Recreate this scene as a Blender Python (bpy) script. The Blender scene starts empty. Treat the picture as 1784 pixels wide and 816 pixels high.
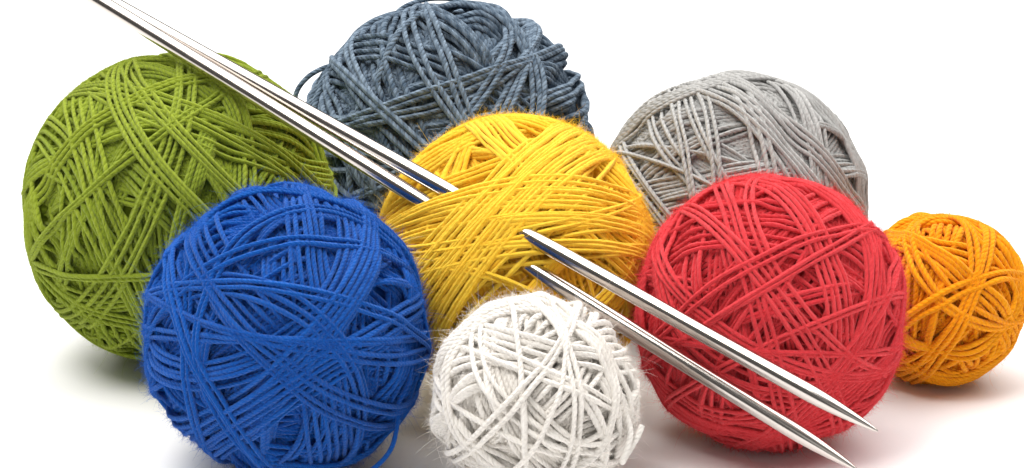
import bpy, math
import numpy as np

S = bpy.context.scene
COL = S.collection

# ------------------------------------------------------------------ camera
F = 3000.0                      # focal length in pixels of the 1784 px wide photograph
TH = math.radians(15.0)         # camera looks 15 degrees down
CAMH = 0.20
RIGHT = np.array([1, 0, 0.0])
FWD = np.array([0, math.cos(TH), -math.sin(TH)])
UP = np.array([0, math.sin(TH), math.cos(TH)])
CAM = np.array([0, 0, CAMH])

cd = bpy.data.cameras.new('camera')
cam = bpy.data.objects.new('camera', cd)
COL.objects.link(cam)
cam.location = (0, 0, CAMH)
cam.rotation_euler = (math.pi / 2 - TH, 0, 0)
cd.sensor_width = 36.0
cd.lens = 36.0 * F / 1784.0
cd.clip_start = 0.01
cd.clip_end = 100.0
S.camera = cam

# ------------------------------------------------------------------ light
S.view_settings.view_transform = 'Standard'
S.view_settings.look = 'None'
S.view_settings.exposure = 0.0
S.view_settings.gamma = 1.0
w = bpy.data.worlds.new('World')
S.world = w
w.use_nodes = True
bg = w.node_tree.nodes['Background']
bg.inputs['Color'].default_value = (1.0, 0.97, 0.95, 1)
bg.inputs['Strength'].default_value = 0.10


def area(name, loc, target, sx, sy, power, color=(1, 1, 1)):
    l = bpy.data.lights.new(name, 'AREA')
    l.shape = 'RECTANGLE'
    l.size = sx
    l.size_y = sy
    l.energy = power
    l.color = color
    o = bpy.data.objects.new(name, l)
    COL.objects.link(o)
    o.location = loc
    import mathutils
    d = mathutils.Vector(target) - mathutils.Vector(loc)
    o.rotation_euler = d.to_track_quat('-Z', 'Y').to_euler()
    return o


area('overhead_softbox', (0.0, 1.15, 1.5), (0, 1.15, 0), 3.4, 2.3, 86.0, (1.0, 0.985, 0.97))
area('key_softbox', (-0.35, 0.15, 1.1), (0, 0.55, 0.03), 0.45, 0.45, 7.0, (1.0, 0.98, 0.95))
area('front_softbox', (0.2, -0.80, 0.55), (0.0, 0.55, 0.03), 1.7, 0.95, 2.3, (1.0, 0.98, 0.96))


# ------------------------------------------------------------------ materials
def nodes(m):
    m.use_nodes = True
    nt = m.node_tree
    return nt, nt.nodes, nt.links, nt.nodes['Principled BSDF']


def paper_material():
    m = bpy.data.materials.new('white_paper')
    nt, N, L, b = nodes(m)
    b.inputs['Roughness'].default_value = 0.6
    b.inputs['Specular IOR Level'].default_value = 0.25
    tc = N.new('ShaderNodeTexCoord')
    n = N.new('ShaderNodeTexNoise')
    n.inputs['Scale'].default_value = 900
    n.inputs['Detail'].default_value = 4
    r = N.new('ShaderNodeMix')
    r.data_type = 'RGBA'
    r.inputs[6].default_value = (0.885, 0.88, 0.885, 1)
    r.inputs[7].default_value = (0.915, 0.91, 0.91, 1)
    L.new(tc.outputs['Object'], n.inputs['Vector'])
    L.new(n.outputs['Fac'], r.inputs['Factor'])
    L.new(r.outputs[2], b.inputs['Base Color'])
    return m


def steel_material():
    m = bpy.data.materials.new('polished_steel')
    nt, N, L, b = nodes(m)
    b.inputs['Base Color'].default_value = (0.60, 0.555, 0.515, 1)
    b.inputs['Metallic'].default_value = 1.0
    tc = N.new('ShaderNodeTexCoord')
    n = N.new('ShaderNodeTexNoise')
    n.inputs['Scale'].default_value = 260
    n.inputs['Detail'].default_value = 5
    mr = N.new('ShaderNodeMapRange')
    mr.inputs['To Min'].default_value = 0.13
    mr.inputs['To Max'].default_value = 0.24
    L.new(tc.outputs['Object'], n.inputs['Vector'])
    L.new(n.outputs['Fac'], mr.inputs['Value'])
    L.new(mr.outputs['Result'], b.inputs['Roughness'])
    return m


def yarn_material(name, col, col2, sheen, bump, fibre, marl=0.0, plies=3):
    """col / col2: the two shades the fibres of this yarn are dyed in."""
    m = bpy.data.materials.new(name)
    nt, N, L, b = nodes(m)
    b.inputs['Roughness'].default_value = 1.0
    b.inputs['Specular IOR Level'].default_value = 0.06
    b.inputs['Sheen Weight'].default_value = sheen
    b.inputs['Sheen Roughness'].default_value = 0.45
    b.inputs['Sheen Tint'].default_value = (min(1, col[0] * .5 + .5), min(1, col[1] * .5 + .5), min(1, col[2] * .5 + .5), 1)
    at = N.new('ShaderNodeAttribute')
    at.attribute_name = 'yarn'
    sep = N.new('ShaderNodeSeparateXYZ')
    L.new(at.outputs['Vector'], sep.inputs[0])

    def math_(op, a, bb=None, c=None):
        q = N.new('ShaderNodeMath')
        q.operation = op
        for i, v in enumerate((a, bb, c)):
            if v is None:
                continue
            if isinstance(v, (int, float)):
                q.inputs[i].default_value = v
            else:
                L.new(v, q.inputs[i])
        return q.outputs[0]
    ply = math_('ABSOLUTE', math_('SINE', math_('MULTIPLY', sep.outputs[0], 0.5)))
    mp = N.new('ShaderNodeVectorMath')
    mp.operation = 'MULTIPLY'
    mp.inputs[1].default_value = (1.6, 900.0, 37.0)
    L.new(at.outputs['Vector'], mp.inputs[0])
    fn = N.new('ShaderNodeTexNoise')
    fn.inputs['Scale'].default_value = 1.0
    fn.inputs['Detail'].default_value = 4
    fn.inputs['Roughness'].default_value = 0.7
    L.new(mp.outputs[0], fn.inputs['Vector'])
    h = math_('ADD', math_('MULTIPLY', ply, bump), math_('MULTIPLY', fn.outputs['Fac'], fibre))
    bp = N.new('ShaderNodeBump')
    bp.inputs['Strength'].default_value = 1.0
    bp.inputs['Distance'].default_value = 0.0009
    L.new(h, bp.inputs['Height'])
    L.new(bp.outputs['Normal'], b.inputs['Normal'])
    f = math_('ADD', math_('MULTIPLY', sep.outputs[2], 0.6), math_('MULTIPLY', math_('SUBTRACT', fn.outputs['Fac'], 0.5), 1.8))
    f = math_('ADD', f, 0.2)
    if marl:
        # a marled yarn: one of its plies is dyed lighter than the others
        one = math_('SINE', math_('ADD', math_('DIVIDE', sep.outputs[0], float(plies)), 0.6))
        f = math_('ADD', f, math_('MULTIPLY', one, marl))
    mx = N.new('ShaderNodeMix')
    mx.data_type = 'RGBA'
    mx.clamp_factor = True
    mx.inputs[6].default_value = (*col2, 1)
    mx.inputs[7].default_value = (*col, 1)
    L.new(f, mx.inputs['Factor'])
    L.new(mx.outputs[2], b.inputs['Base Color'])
    return m


# ------------------------------------------------------------------ helpers
def P(px, py, d):
    """point seen at photograph pixel (px, py) at depth d (scene set-out only)"""
    return CAM + d * (FWD + RIGHT * (px - 892) / F - UP * (py - 408) / F)


def mesh_object(name, verts, faces4, mats, attr=None, smooth=True, parent=None, origin=None, tris=None):
    me = bpy.data.meshes.new(name)
    verts = np.asarray(verts, dtype=np.float32)
    if origin is not None:
        verts = verts - np.asarray(origin, dtype=np.float32)
    nv = len(verts)
    nf = len(faces4)
    me.vertices.add(nv)
    me.vertices.foreach_set('co', verts.ravel())
    me.loops.add(nf * 4)
    me.loops.foreach_set('vertex_index', np.asarray(faces4, dtype=np.int32).ravel())
    me.polygons.add(nf)
    me.polygons.foreach_set('loop_start', np.arange(0, nf * 4, 4, dtype=np.int32))
    me.polygons.foreach_set('loop_total', np.full(nf, 4, dtype=np.int32))
    if smooth:
        me.polygons.foreach_set('use_smooth', np.ones(nf, dtype=bool))
    me.update(calc_edges=True)
    if attr is not None:
        a = me.attributes.new('yarn', 'FLOAT_VECTOR', 'POINT')
        a.data.foreach_set('vector', np.asarray(attr, dtype=np.float32).ravel())
    for m in mats:
        me.materials.append(m)
    o = bpy.data.objects.new(name, me)
    COL.objects.link(o)
    if origin is not None:
        o.location = tuple(origin)
    if parent is not None:
        o.parent = parent
        o.location = (0, 0, 0)
    return o


def norm(v):
    return v / np.linalg.norm(v, axis=-1, keepdims=True)


class Tubes:
    """collects swept strands; all end up in one mesh"""
    SIDES = 8

    def __init__(self):
        self.V, self.Fc, self.A = [], [], []
        self.n = 0

    def add(self, pts, rad, ref, closed=False, s0=0.0, tint=0.5, plies=3, twist=3000.0, taper=False):
        pts = np.asarray(pts)
        n = len(pts)
        if n < 3:
            return
        if closed:
            T = np.roll(pts, -1, 0) - np.roll(pts, 1, 0)
        else:
            T = np.gradient(pts, axis=0)
        T = norm(T)
        Nn = ref - (ref * T).sum(1, keepdims=True) * T
        Nn = norm(Nn)
        Bn = np.cross(T, Nn)
        s = np.concatenate([[0], np.cumsum(np.linalg.norm(np.diff(pts, axis=0), axis=1))]) + s0
        k = self.SIDES
        th = np.linspace(0, 2 * math.pi, k + 1)
        r = np.broadcast_to(np.asarray(rad, dtype=float), (n,)).copy()
        if taper:
            r[0] *= .3
            r[-1] *= .3
        ring = pts[:, None, :] + r[:, None, None] * (np.cos(th)[None, :, None] * Nn[:, None, :] + np.sin(th)[None, :, None] * Bn[:, None, :])
        ph = plies * th[None, :] - twist * s[:, None]
        at = np.stack([ph, np.broadcast_to(s[:, None], ph.shape), np.full(ph.shape, tint)], -1)
        self.V.append(ring.reshape(-1, 3))
        self.A.append(at.reshape(-1, 3))
        i = np.arange(n - 1)[:, None] * (k + 1)
        j = np.arange(k)[None, :]
        a = i + j + self.n
        f = np.stack([a, a + 1, a + k + 2, a + k + 1], -1).reshape(-1, 4)
        self.Fc.append(f)
        self.n += n * (k + 1)

    def arrays(self):
        return np.concatenate(self.V), np.concatenate(self.Fc), np.concatenate(self.A)


def hull_scale(x, y):
    """x, y: star shaped closed curve round the origin in angular order.
    returns factor >= 1 that pulls it out to its convex hull (a taut string)"""
    n = len(x)
    pts = sorted(range(n), key=lambda i: (x[i], y[i]))

    def half(seq):
        h = []
        for i in seq:
            while len(h) > 1:
                a, b_ = h[-2], h[-1]
                if (x[b_] - x[a]) * (y[i] - y[a]) - (y[b_] - y[a]) * (x[i] - x[a]) <= 0:
                    h.pop()
                else:
                    break
            h.append(i)
        return h[:-1]
    H = half(pts) + half(pts[::-1])
    H = np.array(H)
    if len(H) < 3:
        return np.ones(n)
    ang = np.arctan2(y, x)
    o = np.argsort(ang[H])
    H = H[o]
    ah = ang[H]
    k = np.searchsorted(ah, ang, side='right') - 1
    a = H[k % len(H)]
    c = H[(k + 1) % len(H)]
    xa, ya, xb, yb = x[a], y[a], x[c], y[c]
    ex, ey = xb - xa, yb - ya
    den = x * ey - y * ex
    num = xa * ey - ya * ex
    t = np.where(np.abs(den) > 1e-12, num / np.where(np.abs(den) > 1e-12, den, 1), 1)
    return np.clip(t, 1.0, 1.25)


class Grid:
    """height field over the unit sphere, on the six faces of a cube"""

    def __init__(self, n, r0):
        self.n = n
        self.h = np.full(6 * n * n, r0)

    def idx(self, D):
        a = np.abs(D)
        ax = np.argmax(a, axis=-1)
        m = np.take_along_axis(D, ax[..., None], -1)[..., 0]
        face = ax * 2 + (m < 0)
        u = np.take_along_axis(D, ((ax + 1) % 3)[..., None], -1)[..., 0] / np.abs(m)
        v = np.take_along_axis(D, ((ax + 2) % 3)[..., None], -1)[..., 0] / np.abs(m)
        n = self.n
        # equal angle cells
        iu = np.clip(((np.arctan(u) / (math.pi / 4) + 1) * .5 * n).astype(int), 0, n - 1)
        iv = np.clip(((np.arctan(v) / (math.pi / 4) + 1) * .5 * n).astype(int), 0, n - 1)
        return face * n * n + iu * n + iv


def monomials(D):
    x, y, z = D[:, 0], D[:, 1], D[:, 2]
    px = [x ** i for i in range(11)]
    py = [y ** i for i in range(11)]
    pz = [z ** i for i in range(11)]
    return np.stack([px[i] * py[j] * pz[d - i - j] for d in (9, 10) for i in range(d + 1) for j in range(d + 1 - i)], 1)


class YarnBall:
    def __init__(self, cx, cy, rx, ry, q, wpx, seed, lump=0.010):
        self.rng = np.random.default_rng(seed)
        r = (rx + ry) / 2
        s = math.hypot(ry * math.cos(TH), r * q * math.sin(TH))
        d = CAMH / (s / F + math.sin(TH) + (cy - 408) / F * math.cos(TH))   # so that it rests on the table
        self.c = P(cx, cy, d)
        self.S = np.array([rx, ry, r * q]) * d / F
        self.R = self.S.mean()
        self.px = (cx, cy, rx, ry)
        self.w = wpx / r                      # strand thickness on the unit ball
        k = 10
        self.lk = self.rng.normal(size=(k, 3)) * 2.2
        self.lp = self.rng.uniform(0, 6.28, k)
        self.lump = lump
        self.soft = 3
        self.pack = 2.2
        self.roof = 0
        self.nh = None
        self.slack = .9                      # how far a taut strand may stand off, in strand widths
        self.strands = []                     # (dirs, r, thickness, tint, closed)

    def world(self, p):
        return self.c + p[..., :1] * self.S[0] * RIGHT + p[..., 1:2] * self.S[1] * UP + p[..., 2:3] * self.S[2] * FWD

    def local(self, q):
        v = q - self.c
        return np.stack([v @ RIGHT / self.S[0], v @ UP / self.S[1], v @ FWD / self.S[2]], -1)

    def on(self, px, py):
        """direction of the point of the ball's near side seen at a pixel"""
        x = (px - self.px[0]) / self.px[2]
        y = -(py - self.px[1]) / self.px[3]
        rr = math.hypot(x, y)
        if rr > .995:
            x *= .995 / rr
            y *= .995 / rr
        z = -math.sqrt(max(0, 1 - x * x - y * y))
        return np.array([x, y, z])

    def base(self, D):
        return 1 + self.lump * np.cos(D @ self.lk.T + self.lp).sum(-1) / 2

    def turn(self, n, alpha, tint=None, wob=0.35, tight=1.0, thick=1.0):
        rng = self.rng
        w = self.w * thick
        e1 = np.cross(n, [0.31, 0.77, 0.55])
        e1 = e1 / np.linalg.norm(e1)
        e2 = np.cross(n, e1)
        N = max(60, int(2 * math.pi * abs(math.sin(alpha)) / (self.w * .72)))
        phi = np.linspace(0, 2 * math.pi, N, endpoint=False)
        al = alpha + self.w * wob * (rng.normal() * np.cos(phi + rng.uniform(0, 6.28)) * 1.0
                                     + rng.normal() * .6 * np.cos(2 * phi + rng.uniform(0, 6.28))
                                     + rng.normal() * .35 * np.cos(5 * phi + rng.uniform(0, 6.28))
                                     + rng.normal() * .2 * np.cos(11 * phi + rng.uniform(0, 6.28)))
        D = np.cos(al)[:, None] * n + np.sin(al)[:, None] * (np.cos(phi)[:, None] * e1 + np.sin(phi)[:, None] * e2)
        T = norm(np.roll(D, -1, 0) - np.roll(D, 1, 0))
        B = np.cross(T, D)
        g = self.g
        h = np.max([g.h[g.idx(norm(D + l * w * B))] for l in (-.33, -.12, .12, .33)], axis=0)
        r = h + .30 * w
        r = np.maximum(r, (np.roll(r, 1) + np.roll(r, -1)) / 2)
        rp = r * np.sin(al)
        x, y = rp * np.cos(phi), rp * np.sin(phi)
        sc = hull_scale(x, y)
        lift = r * (sc - 1)
        cap = self.w * self.slack
        r = r + cap * np.tanh(lift / cap)
        if self.roof:
            b0 = self.base(D) * (1 + .15 * self.w)
            if self.nh is not None:
                b0 = np.maximum(b0, self.nh[g.idx(D)] + .6 * w)
            over = np.maximum(0, r - b0) / (self.roof * self.w)
            r = np.minimum(r, b0) + self.roof * self.w * np.tanh(over)
        # a taut strand presses into the ones it crosses instead of following each of them
        sg = self.soft
        kk = np.arange(-3 * sg, 3 * sg + 1)
        ww = np.exp(-.5 * (kk / sg) ** 2)
        r = sum(a_ * np.roll(r, int(k_)) for a_, k_ in zip(ww / ww.sum(), kk))
        if self.nh is not None:
            f3 = np.max([self.nh[g.idx(norm(D + l * w * B))] for l in (-.5, 0, .5)], axis=0) + .42 * w
            f3 = np.maximum(f3, np.maximum(np.roll(f3, 1), np.roll(f3, -1)))
            r = np.maximum(r, f3)
        # stamp
        m = 3
        ts = (np.arange(m) / m)[None, :, None]
        D3 = norm((D[:, None, :] * (1 - ts) + np.roll(D, -1, 0)[:, None, :] * ts).reshape(-1, 3))
        B3 = np.repeat(B, m, 0)
        r3 = (r[:, None] * (1 - ts[..., 0]) + np.roll(r, -1)[:, None] * ts[..., 0]).ravel()
        for l in (-.46, -.3, -.15, 0, .15, .3, .46):
            ii = g.idx(norm(D3 + l * w * B3))
            np.maximum.at(g.h, ii, r3 + w * math.sqrt(.25 - l * l) * .95)
        if tint is None:
            tint = rng.uniform(.1, .9)
        self.strands.append((D, r, thick * rng.uniform(.9, 1.08), tint))

    def band(self, n, alpha, count, pitch, fan=0.0):
        rng = self.rng
        m = np.cross(n, rng.normal(size=3))
        m = m / np.linalg.norm(m)
        t0 = rng.uniform(.25, .75)
        for k in range(count):
            j = k - (count - 1) / 2
            nn = norm(n + m * fan * j * self.w)
            self.turn(nn, alpha + j * pitch * self.w + rng.normal() * .08 * self.w, tint=np.clip(t0 + rng.normal() * .15, 0, 1))

    def feature(self, pts, count, pitch=1.15, fan=0.4, thick=1.0):
        d = [self.on(*p) for p in pts]
        n = np.cross(d[1] - d[0], d[2] - d[0])
        n = n / np.linalg.norm(n)
        al = math.acos(np.clip(n @ d[0], -1, 1))
        # keep the wrap near the middle of the ball: a strand is only taut near a great circle
        lim = 0.62
        if abs(al - math.pi / 2) > lim:
            a2 = math.pi / 2 + math.copysign(lim, al - math.pi / 2)
            ax = norm(np.cross(d[2] - d[0], d[1]))
            mid = d[1]
            # wrap through the middle point, direction kept, less bowed
            if ax @ n < 0:
                ax = -ax
            n = norm(math.cos(a2) * mid + math.sin(a2) * norm(ax - (ax @ mid) * mid)) if True else n
            al = a2
        rng = self.rng
        m = norm(np.cross(n, d[1]))
        t0 = rng.uniform(.5, .9)
        fs = rng.choice([-1, 1]) * fan
        for k in range(count):
            j = k - (count - 1) / 2
            nn = norm(n + d[1] * 0 + m * fs * j * self.w * 0 + np.cross(n, m) * 0 + norm(np.cross(d[1], n)) * fs * j * self.w)
            self.turn(nn, al + j * pitch * self.w * rng.uniform(.92, 1.12), tint=np.clip(t0 + rng.normal() * .12, 0, 1), wob=.25, thick=thick)

    def level(self, target):
        """squeeze the wound ball to its overall shape, keeping the lie of the strands"""
        g = self.g
        C = self.cell_dirs()
        sub = self.rng.permutation(len(C))[:14000]
        co, *_ = np.linalg.lstsq(monomials(C[sub]), g.h[sub], rcond=None)

        def fac(D):
            return target * self.base(D) / (monomials(D) @ co)
        w = self.w

        def squash(D, r):
            b0 = target * self.base(D) * (1 + .25 * w)
            x = r * fac(D)
            x = np.minimum(x, b0) + .8 * w * np.tanh(np.maximum(0, x - b0) / (.8 * w))
            b1 = target * self.base(D) * (1 - .15 * w)      # no deep holes: the inside is packed tight
            return np.maximum(x, b1) - self.pack * w * np.tanh(np.maximum(0, b1 - x) / (self.pack * w))
        g.h = squash(C, g.h)
        self.strands = [(D, squash(D, r), a, b_) for (D, r, a, b_) in self.strands]

    def wind(self, layers, features, needles=(), fan=0.7):
        rng = self.rng
        w = self.w
        n = int(min(230, max(90, 2.2 / w * 1.6)))
        self.g = Grid(n, 1.0)
        cells = self.cell_dirs()
        rise = layers * w * .95
        self.g.h = (1.0 - rise) * self.base(cells)
        turns = int(2 * layers / w)
        done = 0
        while done < turns:
            c = int(rng.integers(3, 10))
            ax = norm(rng.normal(size=3))
            self.band(ax, math.pi / 2 + rng.normal() * .16, c, rng.uniform(.98, 1.22), fan * rng.normal())
            done += c
        self.level(1 - (1.0 if needles else .6) * w)
        self.roof = 1.2 if needles else 1.1
        if needles:
            self.nh = np.zeros_like(self.g.h)
        for (a, b_, rad, lo, hi) in needles:
            t = np.linspace(0, 1, 400)[:, None]
            q = a + (b_ - a) * (lo + (hi - lo) * t)
            ls = self.local(q)
            rr = np.linalg.norm(ls, axis=1)
            D = norm(ls)
            T = norm(np.gradient(D, axis=0))
            B = np.cross(T, D)
            ru = rad / self.R
            for l in np.linspace(-1, 1, 13):
                ii = self.g.idx(norm(D + l * ru * B))
                np.maximum.at(self.nh, ii, rr + ru * math.sqrt(max(0, 1 - l * l)))
        if needles:
            self.g.h = np.maximum(self.g.h, self.nh)
        for f in features:
            self.feature(f[0], f[1], *(f[2:] if len(f) > 2 else ()))
        # normalise the size
        if not needles:
            self.level(1 - .45 * w)
        self.k = 1.0
        return self

    def cell_dirs(self):
        n = self.g.n if hasattr(self, 'g') else 64
        u = np.tan(((np.arange(n) + .5) / n * 2 - 1) * math.pi / 4)
        U, V = np.meshgrid(u, u, indexing='ij')
        out = np.zeros((6, n, n, 3))
        for ax in range(3):
            for sgn in (0, 1):
                f = ax * 2 + sgn
                m = -1.0 if sgn else 1.0
                out[f, :, :, ax] = m
                out[f, :, :, (ax + 1) % 3] = U
                out[f, :, :, (ax + 2) % 3] = V
        return norm(out.reshape(-1, 3))

    def build(self, name, label, category, mats, plies, twist_len, fuzz_n, fuzz_len, fuzz_w=0.00007, cover=1.9, group=None):
        rng = self.rng
        g = self.g
        w = self.w
        tb = Tubes()
        rw = w * .5 * self.R * self.k
        twist = 2 * math.pi * plies / (twist_len * 2 * rw) if plies else 0.0
        roots = []
        for (D, r, thick, tint) in self.strands:
            top = g.h[g.idx(D)]
            vis = r + .5 * w > top - cover * w
            if not vis.any():
                continue
            v = vis.copy()
            for s in (1, 2, -1, -2):
                v |= np.roll(vis, s)
            p = self.world(D * (r * self.k)[:, None])
            ref = norm(D[:, :1] * RIGHT + D[:, 1:2] * UP + D[:, 2:3] * FWD)
            N = len(D)
            s0 = rng.uniform(0, 5)
            th_ = rw * thick * (1 + .05 * np.sin(np.arange(N) * .21 + rng.uniform(0, 6)) + .05 * np.sin(np.arange(N) * .083 + rng.uniform(0, 6)) + (lambda q: (q + np.roll(q, 1) + np.roll(q, 2)) / 3)(rng.normal(size=N)) * .10)
            surf = (r + .5 * w > top - .35 * w)
            T = norm(np.roll(p, -1, 0) - np.roll(p, 1, 0))
            if surf.any():
                roots.append(np.concatenate([p[surf], ref[surf], T[surf]], 1))
            if v.all():
                idx = np.concatenate([np.arange(N), [0]])
                tb.add(p[idx], th_[idx], ref[idx], s0=s0, tint=tint, plies=max(plies, 1), twist=twist)
                continue
            st = np.where(v & ~np.roll(v, 1))[0]
            for a in st:
                L = 1
                while v[(a + L) % N] and L < N:
                    L += 1
                idx = (a + np.arange(L)) % N
                tb.add(p[idx], th_[idx], ref[idx], s0=s0 + a * w * .7 * self.R, tint=tint, plies=max(plies, 1), twist=twist)
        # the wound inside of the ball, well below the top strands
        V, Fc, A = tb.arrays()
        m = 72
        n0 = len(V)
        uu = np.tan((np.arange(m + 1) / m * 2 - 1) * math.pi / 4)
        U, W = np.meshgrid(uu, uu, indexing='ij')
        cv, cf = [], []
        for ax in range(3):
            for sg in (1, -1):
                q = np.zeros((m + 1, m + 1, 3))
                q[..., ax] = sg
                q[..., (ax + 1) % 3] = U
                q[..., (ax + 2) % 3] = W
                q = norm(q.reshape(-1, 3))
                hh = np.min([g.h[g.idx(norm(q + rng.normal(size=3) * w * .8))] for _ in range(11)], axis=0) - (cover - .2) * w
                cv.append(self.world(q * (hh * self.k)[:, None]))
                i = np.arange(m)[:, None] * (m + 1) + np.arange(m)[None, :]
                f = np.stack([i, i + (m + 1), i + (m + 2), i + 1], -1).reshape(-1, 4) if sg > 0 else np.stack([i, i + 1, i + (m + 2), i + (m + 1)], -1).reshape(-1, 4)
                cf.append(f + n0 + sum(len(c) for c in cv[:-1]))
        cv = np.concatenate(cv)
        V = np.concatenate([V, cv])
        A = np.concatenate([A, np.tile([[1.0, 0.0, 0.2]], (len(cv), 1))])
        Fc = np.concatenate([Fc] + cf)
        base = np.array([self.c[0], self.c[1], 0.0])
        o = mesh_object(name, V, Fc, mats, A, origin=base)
        o['label'] = label
        o['category'] = category
        if group:
            o['group'] = group
        print(name, label[:20], 'verts', len(V), 'k', round(self.k, 3))
        # fibres standing off the strands
        if fuzz_n:
            R_ = np.concatenate(roots)
            R_ = R_[rng.integers(0, len(R_), fuzz_n)]
            p, nrm, T = R_[:, :3], R_[:, 3:6], R_[:, 6:9]
            B = np.cross(T, nrm)
            a = rng.uniform(-1.3, 1.3, fuzz_n)[:, None]
            out = np.cos(a) * nrm + np.sin(a) * B
            root = p + out * rw * .8 + T * rng.uniform(-.5, .5, fuzz_n)[:, None] * rw * 2
            along = T * rng.choice([-1, 1], fuzz_n)[:, None]
            ln = fuzz_len * rng.lognormal(-.35, .6, fuzz_n)[:, None]
            ln = ln * np.where(rng.random((fuzz_n, 1)) < .012, 2.4, 1.0)     # a few long stray hairs
            rnd = rng.normal(size=(fuzz_n, 3))
            d0 = norm(out * 1.0 + along * .5 + rnd * .5)
            d1 = norm(along * rng.uniform(.2, 1.0, fuzz_n)[:, None] + out * rng.uniform(-.3, 1.1, fuzz_n)[:, None] + rng.normal(size=(fuzz_n, 3)) * .7)
            wv = norm(np.cross(d0 + d1, rng.normal(size=(fuzz_n, 3)))) * fuzz_w * .5
            segs = []
            ks = 4
            for i in range(ks + 1):
                t = i / ks
                c = root + ln * (d0 * t + (d1 - d0) * t * t * .6)
                ww = wv * (1 - .6 * t)
                segs += [c - ww, c + ww]
            FV = np.stack(segs, 1)                      # fuzz_n x 2(ks+1) x 3
            st = 2 * (ks + 1)
            b0 = np.arange(fuzz_n)[:, None] * st
            ff = np.concatenate([np.stack([b0 + 2 * i, b0 + 2 * i + 1, b0 + 2 * i + 3, b0 + 2 * i + 2], -1) for i in range(ks)], 1).reshape(-1, 4)
            fa = np.zeros((fuzz_n * st, 3))
            fa[:, 0] = math.pi
            fa[:, 1] = np.repeat(rng.uniform(0, 5, fuzz_n), st)
            fa[:, 2] = np.repeat(rng.uniform(.5, 1, fuzz_n), st)
            FV = FV.reshape(-1, 3)
            zl = FV[:, 2]
            FV[:, 2] = np.where(zl < 0.0002, 0.0002 + (zl * 0), zl)
            fo = mesh_object('wool_fuzz', FV, ff, mats, fa, origin=base, parent=o)
            fo['kind'] = 'stuff'
        self.obj = o
        self.basep = base
        self.rw = rw
        self.twist = twist
        self.mats = mats
        self.plies = plies
        return o

    def loose(self, name, pts, label=None, thick=1.0):
        """a slack piece of this ball's yarn; pts = (px, py, z on the unit ball, negative = nearer)"""
        q = []
        for (px, py, z) in pts:
            q.append([(px - self.px[0]) / self.px[2], -(py - self.px[1]) / self.px[3], z])
        q = np.array(q)
        # Catmull-Rom
        pp = np.vstack([2 * q[0] - q[1], q, 2 * q[-1] - q[-2]])
        out = []
        for i in range(1, len(pp) - 2):
            for t in np.linspace(0, 1, 24, endpoint=False):
                a, b_, c, d = pp[i - 1], pp[i], pp[i + 1], pp[i + 2]
                out.append(.5 * ((2 * b_) + (-a + c) * t + (2 * a - 5 * b_ + 4 * c - d) * t * t + (-a + 3 * b_ - 3 * c + d) * t ** 3))
        out.append(pp[-2])
        wpt = self.world(np.array(out))
        wpt[:, 2] = np.maximum(wpt[:, 2], self.rw)
        ref = norm(wpt - self.c + 1e-6)
        tb = Tubes()
        tb.add(wpt, self.rw * thick, ref, tint=.6, plies=max(1, self.plies), twist=self.twist, taper=True)
        V, Fc, A = tb.arrays()
        o = mesh_object(name, V, Fc, self.mats, A, origin=self.basep, parent=self.obj)
        if label:
            o['label'] = label
        return o


# ------------------------------------------------------------------ table surface
def grid_plane(name, x0, x1, y0, y1, z, mat):
    v = [(x0, y0, z), (x1, y0, z), (x1, y1, z), (x0, y1, z)]
    o = mesh_object(name, v, [(0, 1, 2, 3)], [mat], smooth=False)
    o['kind'] = 'structure'
    return o


grid_plane('ground', -6, 6, -3, 14, 0.0, paper_material())

# ------------------------------------------------------------------ knitting needles
STEEL = steel_material()
NA = (P(440, 142, .5645), P(1530, 752, .4635))
NB = (P(440, 167, .558), P(1495, 820, .475))
NRAD = 0.0025


def needle(ends, label, back):
    a, tip = ends
    ax = norm(tip - a)
    start = a - ax * back
    L = np.linalg.norm(tip - start)
    # profile: distance from tip -> radius
    prof = [(0.0, .00005), (.0004, .00028), (.0010, .00050), (.003, .00085), (.006, .00125), (.010, .00170), (.014, .00208), (.018, .00234), (.022, .00247), (.027, NRAD)]
    xs = [L - d for d, _ in prof][::-1]
    rs = [r for _, r in prof][::-1]
    xs = [0.0, 0.0006, 0.002] + list(np.linspace(.01, xs[0] - .004, 30)) + xs
    rs = [NRAD * .75, NRAD * .95, NRAD] + [NRAD] * 30 + rs
    k = 40
    th = np.linspace(0, 2 * math.pi, k, endpoint=False)
    e1 = norm(np.cross(ax, [0, 0, 1.0]))
    e2 = np.cross(ax, e1)
    V = np.concatenate([start + ax * x + r * (np.cos(th)[:, None] * e1 + np.sin(th)[:, None] * e2) for x, r in zip(xs, rs)])
    n = len(xs)
    f = []
    for i in range(n - 1):
        for j in range(k):
            f.append((i * k + j, i * k + (j + 1) % k, (i + 1) * k + (j + 1) % k, (i + 1) * k + j))
    # close the two ends
    V = np.concatenate([V, [start], [tip + ax * .00003]])
    for j in range(0, k, 2):
        f.append((n * k, (j + 2) % k, (j + 1) % k, j))
        b0 = (n - 1) * k
        f.append((n * k + 1, b0 + j, b0 + (j + 1) % k, b0 + (j + 2) % k))
    o = mesh_object('knitting_needle', V, f, [STEEL], origin=start)
    o['label'] = label
    o['category'] = 'knitting needle'
    o['group'] = 'steel knitting needles stuck through the yellow ball'
    return o


needle(NA, 'upper steel knitting needle, its point past the right edge of the red ball', .125)
needle(NB, 'lower steel knitting needle, passing just above the white ball, its point lowest in front', .115)


def tpx(ends, px):
    """fraction along a needle seen at pixel column px"""
    a, b_ = ends
    t = np.linspace(-.5, 1.2, 3401)
    q = a + (b_ - a) * t[:, None]
    z = (q - CAM) @ FWD
    X = 892 + F * ((q - CAM) @ RIGHT) / z
    return t[np.argmin(abs(X - px))]


# ------------------------------------------------------------------ the eight balls
GROUP = 'balls of wool yarn'

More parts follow.
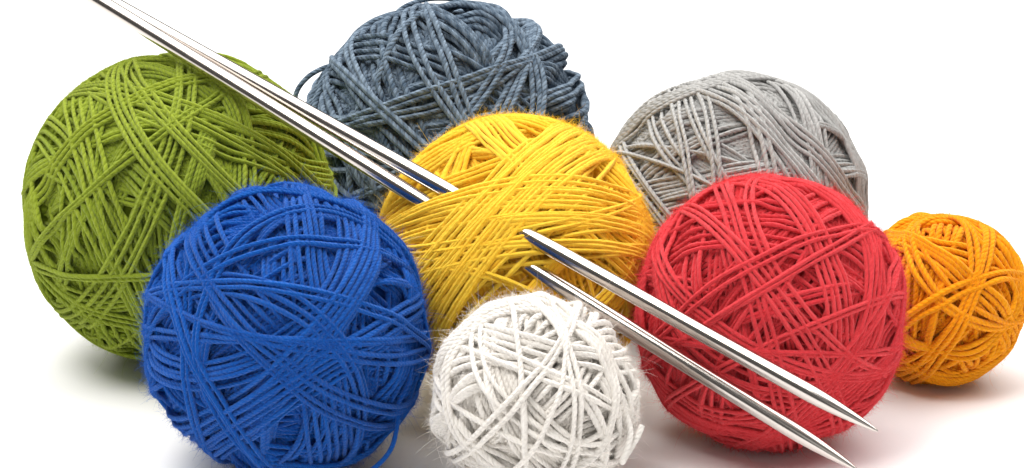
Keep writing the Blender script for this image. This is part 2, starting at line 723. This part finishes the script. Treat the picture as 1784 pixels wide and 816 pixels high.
green = YarnBall(316, 363, 272, 272, .97, 7.8, 11)
green.wind(4.2, [
    ([(60, 300), (110, 190), (220, 120)], 5),
    ([(90, 520), (150, 590), (230, 620)], 6),
    ([(140, 258), (200, 330), (257, 428)], 5, 2.0),
    ([(190, 240), (225, 330), (262, 440)], 4, 1.9),
    ([(350, 215), (470, 270), (570, 310)], 5, 1.5),
    ([(300, 180), (440, 240), (560, 330)], 4, 1.6),
    ([(330, 330), (300, 400), (250, 480)], 4, 1.7),
    ([(81, 460), (147, 516), (250, 560)], 4, 1.3),
    ([(81, 457), (169, 479), (279, 479)], 2),
    ([(81, 453), (120, 330), (257, 192)], 3, 1.4),
    ([(81, 450), (190, 360), (294, 273)], 2, 1.3),
    ([(243, 119), (323, 207), (441, 332)], 3, 1.3),
    ([(235, 104), (294, 258), (382, 361)], 4, 1.2),
])
M = yarn_material('green_wool', (.37, .45, .042), (.18, .255, .016), .25, .38, .5)
green.build('yarn_ball', 'large olive green ball of yarn at the far left, behind the blue one', 'yarn ball', [M], 2, 3.2, 50000, .0018, group=GROUP)

slate = YarnBall(782, 254, 254, 250, 1.0, 9.6, 23, lump=.02)
slate.wind(3.6, [
    ([(616, 84), (625, 140), (660, 200)], 3, 1.4),
    ([(560, 150), (600, 230), (640, 300)], 4, 1.2),
    ([(928, 80), (910, 150), (880, 210)], 3, 1.2),
    ([(714, 205), (800, 190), (880, 140)], 2),
    ([(807, 163), (880, 135), (940, 110)], 2, 1.2),
    ([(882, 37), (887, 93), (863, 154)], 2, 1.2),
    ([(686, 25), (779, 9), (873, 42)], 3, 1.2),
    ([(584, 107), (654, 177), (737, 256)], 2, 1.2),
    ([(747, 28), (779, 107), (817, 205)], 2, 1.2),
    ([(723, 28), (742, 121), (803, 224)], 2, 1.1),
])
M = yarn_material('slate_blue_wool', (.225, .295, .375), (.042, .070, .108), .2, .5, .35, .28)
slate.build('yarn_ball', 'dark slate blue ball of thick plied yarn, rearmost, above the yellow one', 'yarn ball', [M], 3, 3.0, 22000, .0016, group=GROUP)
slate.loose('loose_loop', [(680, 44, -.1), (700, 20, -.1), (730, 6, -.1), (762, 1, -.1), (800, 6, -.12), (850, 34, -.2)], thick=.9)
slate.loose('loose_loop', [(602, 116, -.1), (575, 119, -.12), (544, 135, -.14), (522, 160, -.12), (519, 185, -.08), (540, 222, 0)], thick=.9)

gray = YarnBall(1277, 353, 231, 228, 1.0, 7.4, 35)
gray.wind(3.8, [
    ([(1085, 300), (1110, 340), (1140, 380)], 4, 1.2),
    ([(1385, 181), (1400, 245), (1425, 310)], 3, 1.6),
    ([(1290, 231), (1298, 270), (1303, 302)], 3, 1.8),
    ([(1186, 181), (1204, 252), (1229, 309)], 2, 1.5),
    ([(1130, 227), (1158, 288), (1197, 334)], 3, 1.4),
    ([(1112, 281), (1165, 305), (1230, 340)], 1),
    ([(1208, 170), (1218, 252), (1222, 313)], 2, 1.5),
    ([(1165, 192), (1172, 259), (1183, 334)], 2, 1.4),
    ([(1350, 142), (1456, 245), (1485, 337)], 4, 1.4),
    ([(1314, 131), (1439, 199), (1503, 330)], 4, 1.2),
    ([(1261, 146), (1350, 231), (1432, 316)], 4, 1.3),
    ([(1215, 156), (1300, 227), (1364, 302)], 3, 1.3),
    ([(1090, 206), (1172, 170), (1261, 131)], 5, 1.2),
])
M = yarn_material('grey_wool', (.58, .575, .56), (.35, .347, .337), .15, .38, .5)
gray.build('yarn_ball', 'light grey ball of yarn standing behind the red one', 'yarn ball', [M], 2, 3.2, 26000, .0014, group=GROUP)

yellow = YarnBall(898, 454, 234, 241, 1.12, 7.2, 47)
yellow.wind(3.4, [
    ([(743, 282), (830, 225), (940, 207)], 7, 1.3),
    ([(700, 330), (800, 262), (960, 225)], 5, 1.4),
    ([(1000, 227), (1088, 292), (1129, 385)], 5, 1.3),
    ([(929, 230), (1040, 290), (1110, 400)], 4, 1.5),
    ([(818, 310), (929, 282), (1022, 278)], 3, 1.3),
    ([(985, 345), (1010, 370), (1036, 394)], 6, 1.4),
    ([(945, 350), (975, 380), (1005, 410)], 3, 1.3),
    ([(985, 440), (1040, 436), (1110, 436)], 2, 1.4),
    ([(960, 412), (1035, 400), (1115, 410)], 2, 1.2),
    ([(860, 455), (810, 510), (765, 560)], 6, 1.3),
    ([(810, 465), (870, 480), (930, 510)], 2, 1.4),
    ([(743, 460), (815, 442), (905, 430)], 3, 1.4),
    ([(690, 425), (790, 388), (900, 372)], 9, .95, .1),
    ([(870, 335), (815, 392), (760, 455)], 8, .98, .1),
    ([(734, 436), (836, 422), (880, 414)], 2, 1.2),
    ([(925, 345), (873, 400), (825, 460)], 9, 1.0, .1),
    ([(697, 398), (820, 345), (1083, 352)], 3, 1.1),
], needles=[(NA[0], NA[1], NRAD, tpx(NA, 818), tpx(NA, 892)), (NB[0], NB[1], NRAD, tpx(NB, 760), tpx(NB, 915))])
M = yarn_material('yellow_wool', (.98, .73, .080), (.97, .50, .014), .25, .10, .22)
yellow.build('yarn_ball', 'fluffy yellow ball of yarn in the middle with two needles through it', 'yarn ball', [M], 2, 3.5, 95000, .0020, group=GROUP)

blue = YarnBall(502, 574, 248, 250, 1.0, 8.6, 59)
blue.wind(3.8, [
    ([(540, 350), (560, 420), (570, 470)], 6, 1.3),
    ([(640, 400), (640, 450), (620, 500)], 6, 1.4),
    ([(369, 743), (439, 711), (483, 680)], 6, 1.3),
    ([(480, 700), (560, 650), (640, 600)], 6, 1.3),
    ([(306, 439), (268, 509), (255, 578)], 4, 1.2),
    ([(277, 597), (274, 680), (312, 755)], 3, 1.3),
    ([(255, 572), (356, 575), (470, 578)], 2, 1.2),
    ([(356, 604), (363, 692), (382, 781)], 2, 1.2),
    ([(483, 604), (584, 692), (698, 730)], 2, 1.4),
    ([(584, 597), (660, 610), (736, 616)], 2, 1.2),
    ([(496, 382), (584, 363), (710, 426)], 2, 1.3),
    ([(356, 490), (534, 496), (736, 578)], 2, 1.4),
    ([(407, 458), (496, 426), (736, 483)], 2, 1.6),
    ([(350, 401), (445, 540), (720, 700)], 2, 1.6),
    ([(312, 452), (363, 585), (496, 806)], 3, 1.2),
])
M = yarn_material('royal_blue_wool', (.009, .135, .56), (.003, .055, .31), .34, .25, .40)
blue.build('yarn_ball', 'royal blue ball of yarn in front of the green one', 'yarn ball', [M], 3, 3.0, 95000, .0020, group=GROUP)
blue.loose('loose_loop', [(700, 690, -.3), (697, 735, -.35), (688, 770, -.4), (665, 797, -.45), (636, 812, -.5), (600, 815, -.5)])

white = YarnBall(932, 694, 182, 180, 1.0, 10, 61, lump=.014)
white.wind(3.3, [
    ([(866, 575), (930, 590), (990, 600)], 3, 1.3),
    ([(779, 645), (830, 615), (874, 610)], 2, 1.2),
    ([(993, 657), (1020, 670), (1051, 686)], 2, 1.4),
    ([(1000, 760), (1040, 765), (1090, 750)], 2, 1.4),
    ([(755, 645), (800, 575), (866, 521)], 4, 1.2),
    ([(977, 533), (1051, 600), (1088, 686)], 4, 1.3),
    ([(755, 673), (804, 743), (840, 790)], 2, 1.3),
    ([(755, 653), (845, 723), (890, 745)], 1),
    ([(1067, 686), (1050, 748), (998, 789)], 2, 1.2),
    ([(890, 538), (903, 603), (911, 661)], 1),
    ([(965, 595), (886, 690), (792, 785)], 2, 1.2),
    ([(956, 542), (989, 616), (985, 793)], 2, 1.2),
    ([(977, 645), (956, 710), (895, 805)], 1),
])
M = yarn_material('white_wool', (.93, .895, .84), (.89, .845, .785), .2, .28, .28)
white.build('yarn_ball', 'small white ball of thick yarn at the front, between blue and red', 'yarn ball', [M], 3, 3.2, 36000, .0022, group=GROUP)
white.loose('yarn_end', [(1080, 700, -.45), (1092, 745, -.5), (1078, 790, -.55), (1086, 780, -.5), (1104, 752, -.45), (1113, 732, -.42)], thick=1.1)

red = YarnBall(1338, 542, 235, 239, .87, 7.8, 73)
red.wind(3.9, [
    ([(1340, 330), (1380, 380), (1400, 420)], 5, 1.4),
    ([(1500, 520), (1480, 590), (1450, 640)], 6, 1.4),
    ([(1200, 620), (1260, 660), (1330, 680)], 5, 1.4),
    ([(1211, 727), (1297, 753), (1420, 740)], 4, 1.3),
    ([(1270, 775), (1380, 730), (1470, 680)], 4, 1.2),
    ([(1139, 405), (1146, 464), (1192, 530)], 3, 1.3),
    ([(1303, 602), (1435, 608), (1553, 602)], 2, 1.2),
    ([(1300, 319), (1290, 370), (1310, 440)], 2, 1.5),
    ([(1310, 590), (1400, 550), (1490, 520)], 2, 1.2),
    ([(1251, 319), (1270, 440), (1300, 560)], 3, 1.7),
    ([(1185, 359), (1277, 451), (1356, 562)], 3, 1.5),
    ([(1467, 339), (1500, 431), (1487, 542)], 3, 1.4),
    ([(1310, 444), (1395, 411), (1480, 398)], 2, 1.2),
    ([(1323, 483), (1408, 437), (1480, 405)], 2, 1.1),
    ([(1565, 510), (1533, 608), (1448, 700)], 4, 1.3),
    ([(1559, 444), (1500, 542), (1400, 670)], 3, 1.2),
])
M = yarn_material('red_wool', (.86, .082, .092), (.60, .022, .036), .32, .15, .30)
red.build('yarn_ball', 'coral red ball of yarn behind the points of the needles', 'yarn ball', [M], 2, 3.2, 95000, .0020, group=GROUP)

orange = YarnBall(1632, 516, 150, 153, 1.0, 10, 83, lump=.02)
orange.wind(3.0, [
    ([(1600, 420), (1630, 440), (1670, 440)], 4, 1.2),
    ([(1731, 587), (1715, 620), (1690, 655)], 3, 1.2),
    ([(1674, 508), (1700, 535), (1722, 560)], 4, 1.2),
    ([(1750, 500), (1740, 540), (1720, 570)], 3, 1.2),
    ([(1705, 384), (1757, 428), (1782, 490)], 4, 1.2),
    ([(1528, 389), (1616, 366), (1696, 380)], 4, 1.2),
    ([(1687, 406), (1710, 440), (1731, 464)], 3, 1.2),
    ([(1660, 393), (1666, 446), (1660, 486)], 2, 1.2),
    ([(1568, 428), (1572, 472), (1603, 508)], 2, 1.2),
    ([(1590, 428), (1600, 468), (1630, 500)], 1),
    ([(1652, 516), (1616, 591), (1585, 649)], 3, 1.2),
    ([(1577, 534), (1660, 490), (1731, 477)], 2, 1.1),
])
M = yarn_material('orange_wool', (.95, .40, .012), (.86, .27, .005), .2, .32, .25)
orange.build('yarn_ball', 'small orange ball of thick yarn at the far right', 'yarn ball', [M], 3, 3.0, 18000, .0018, group=GROUP)
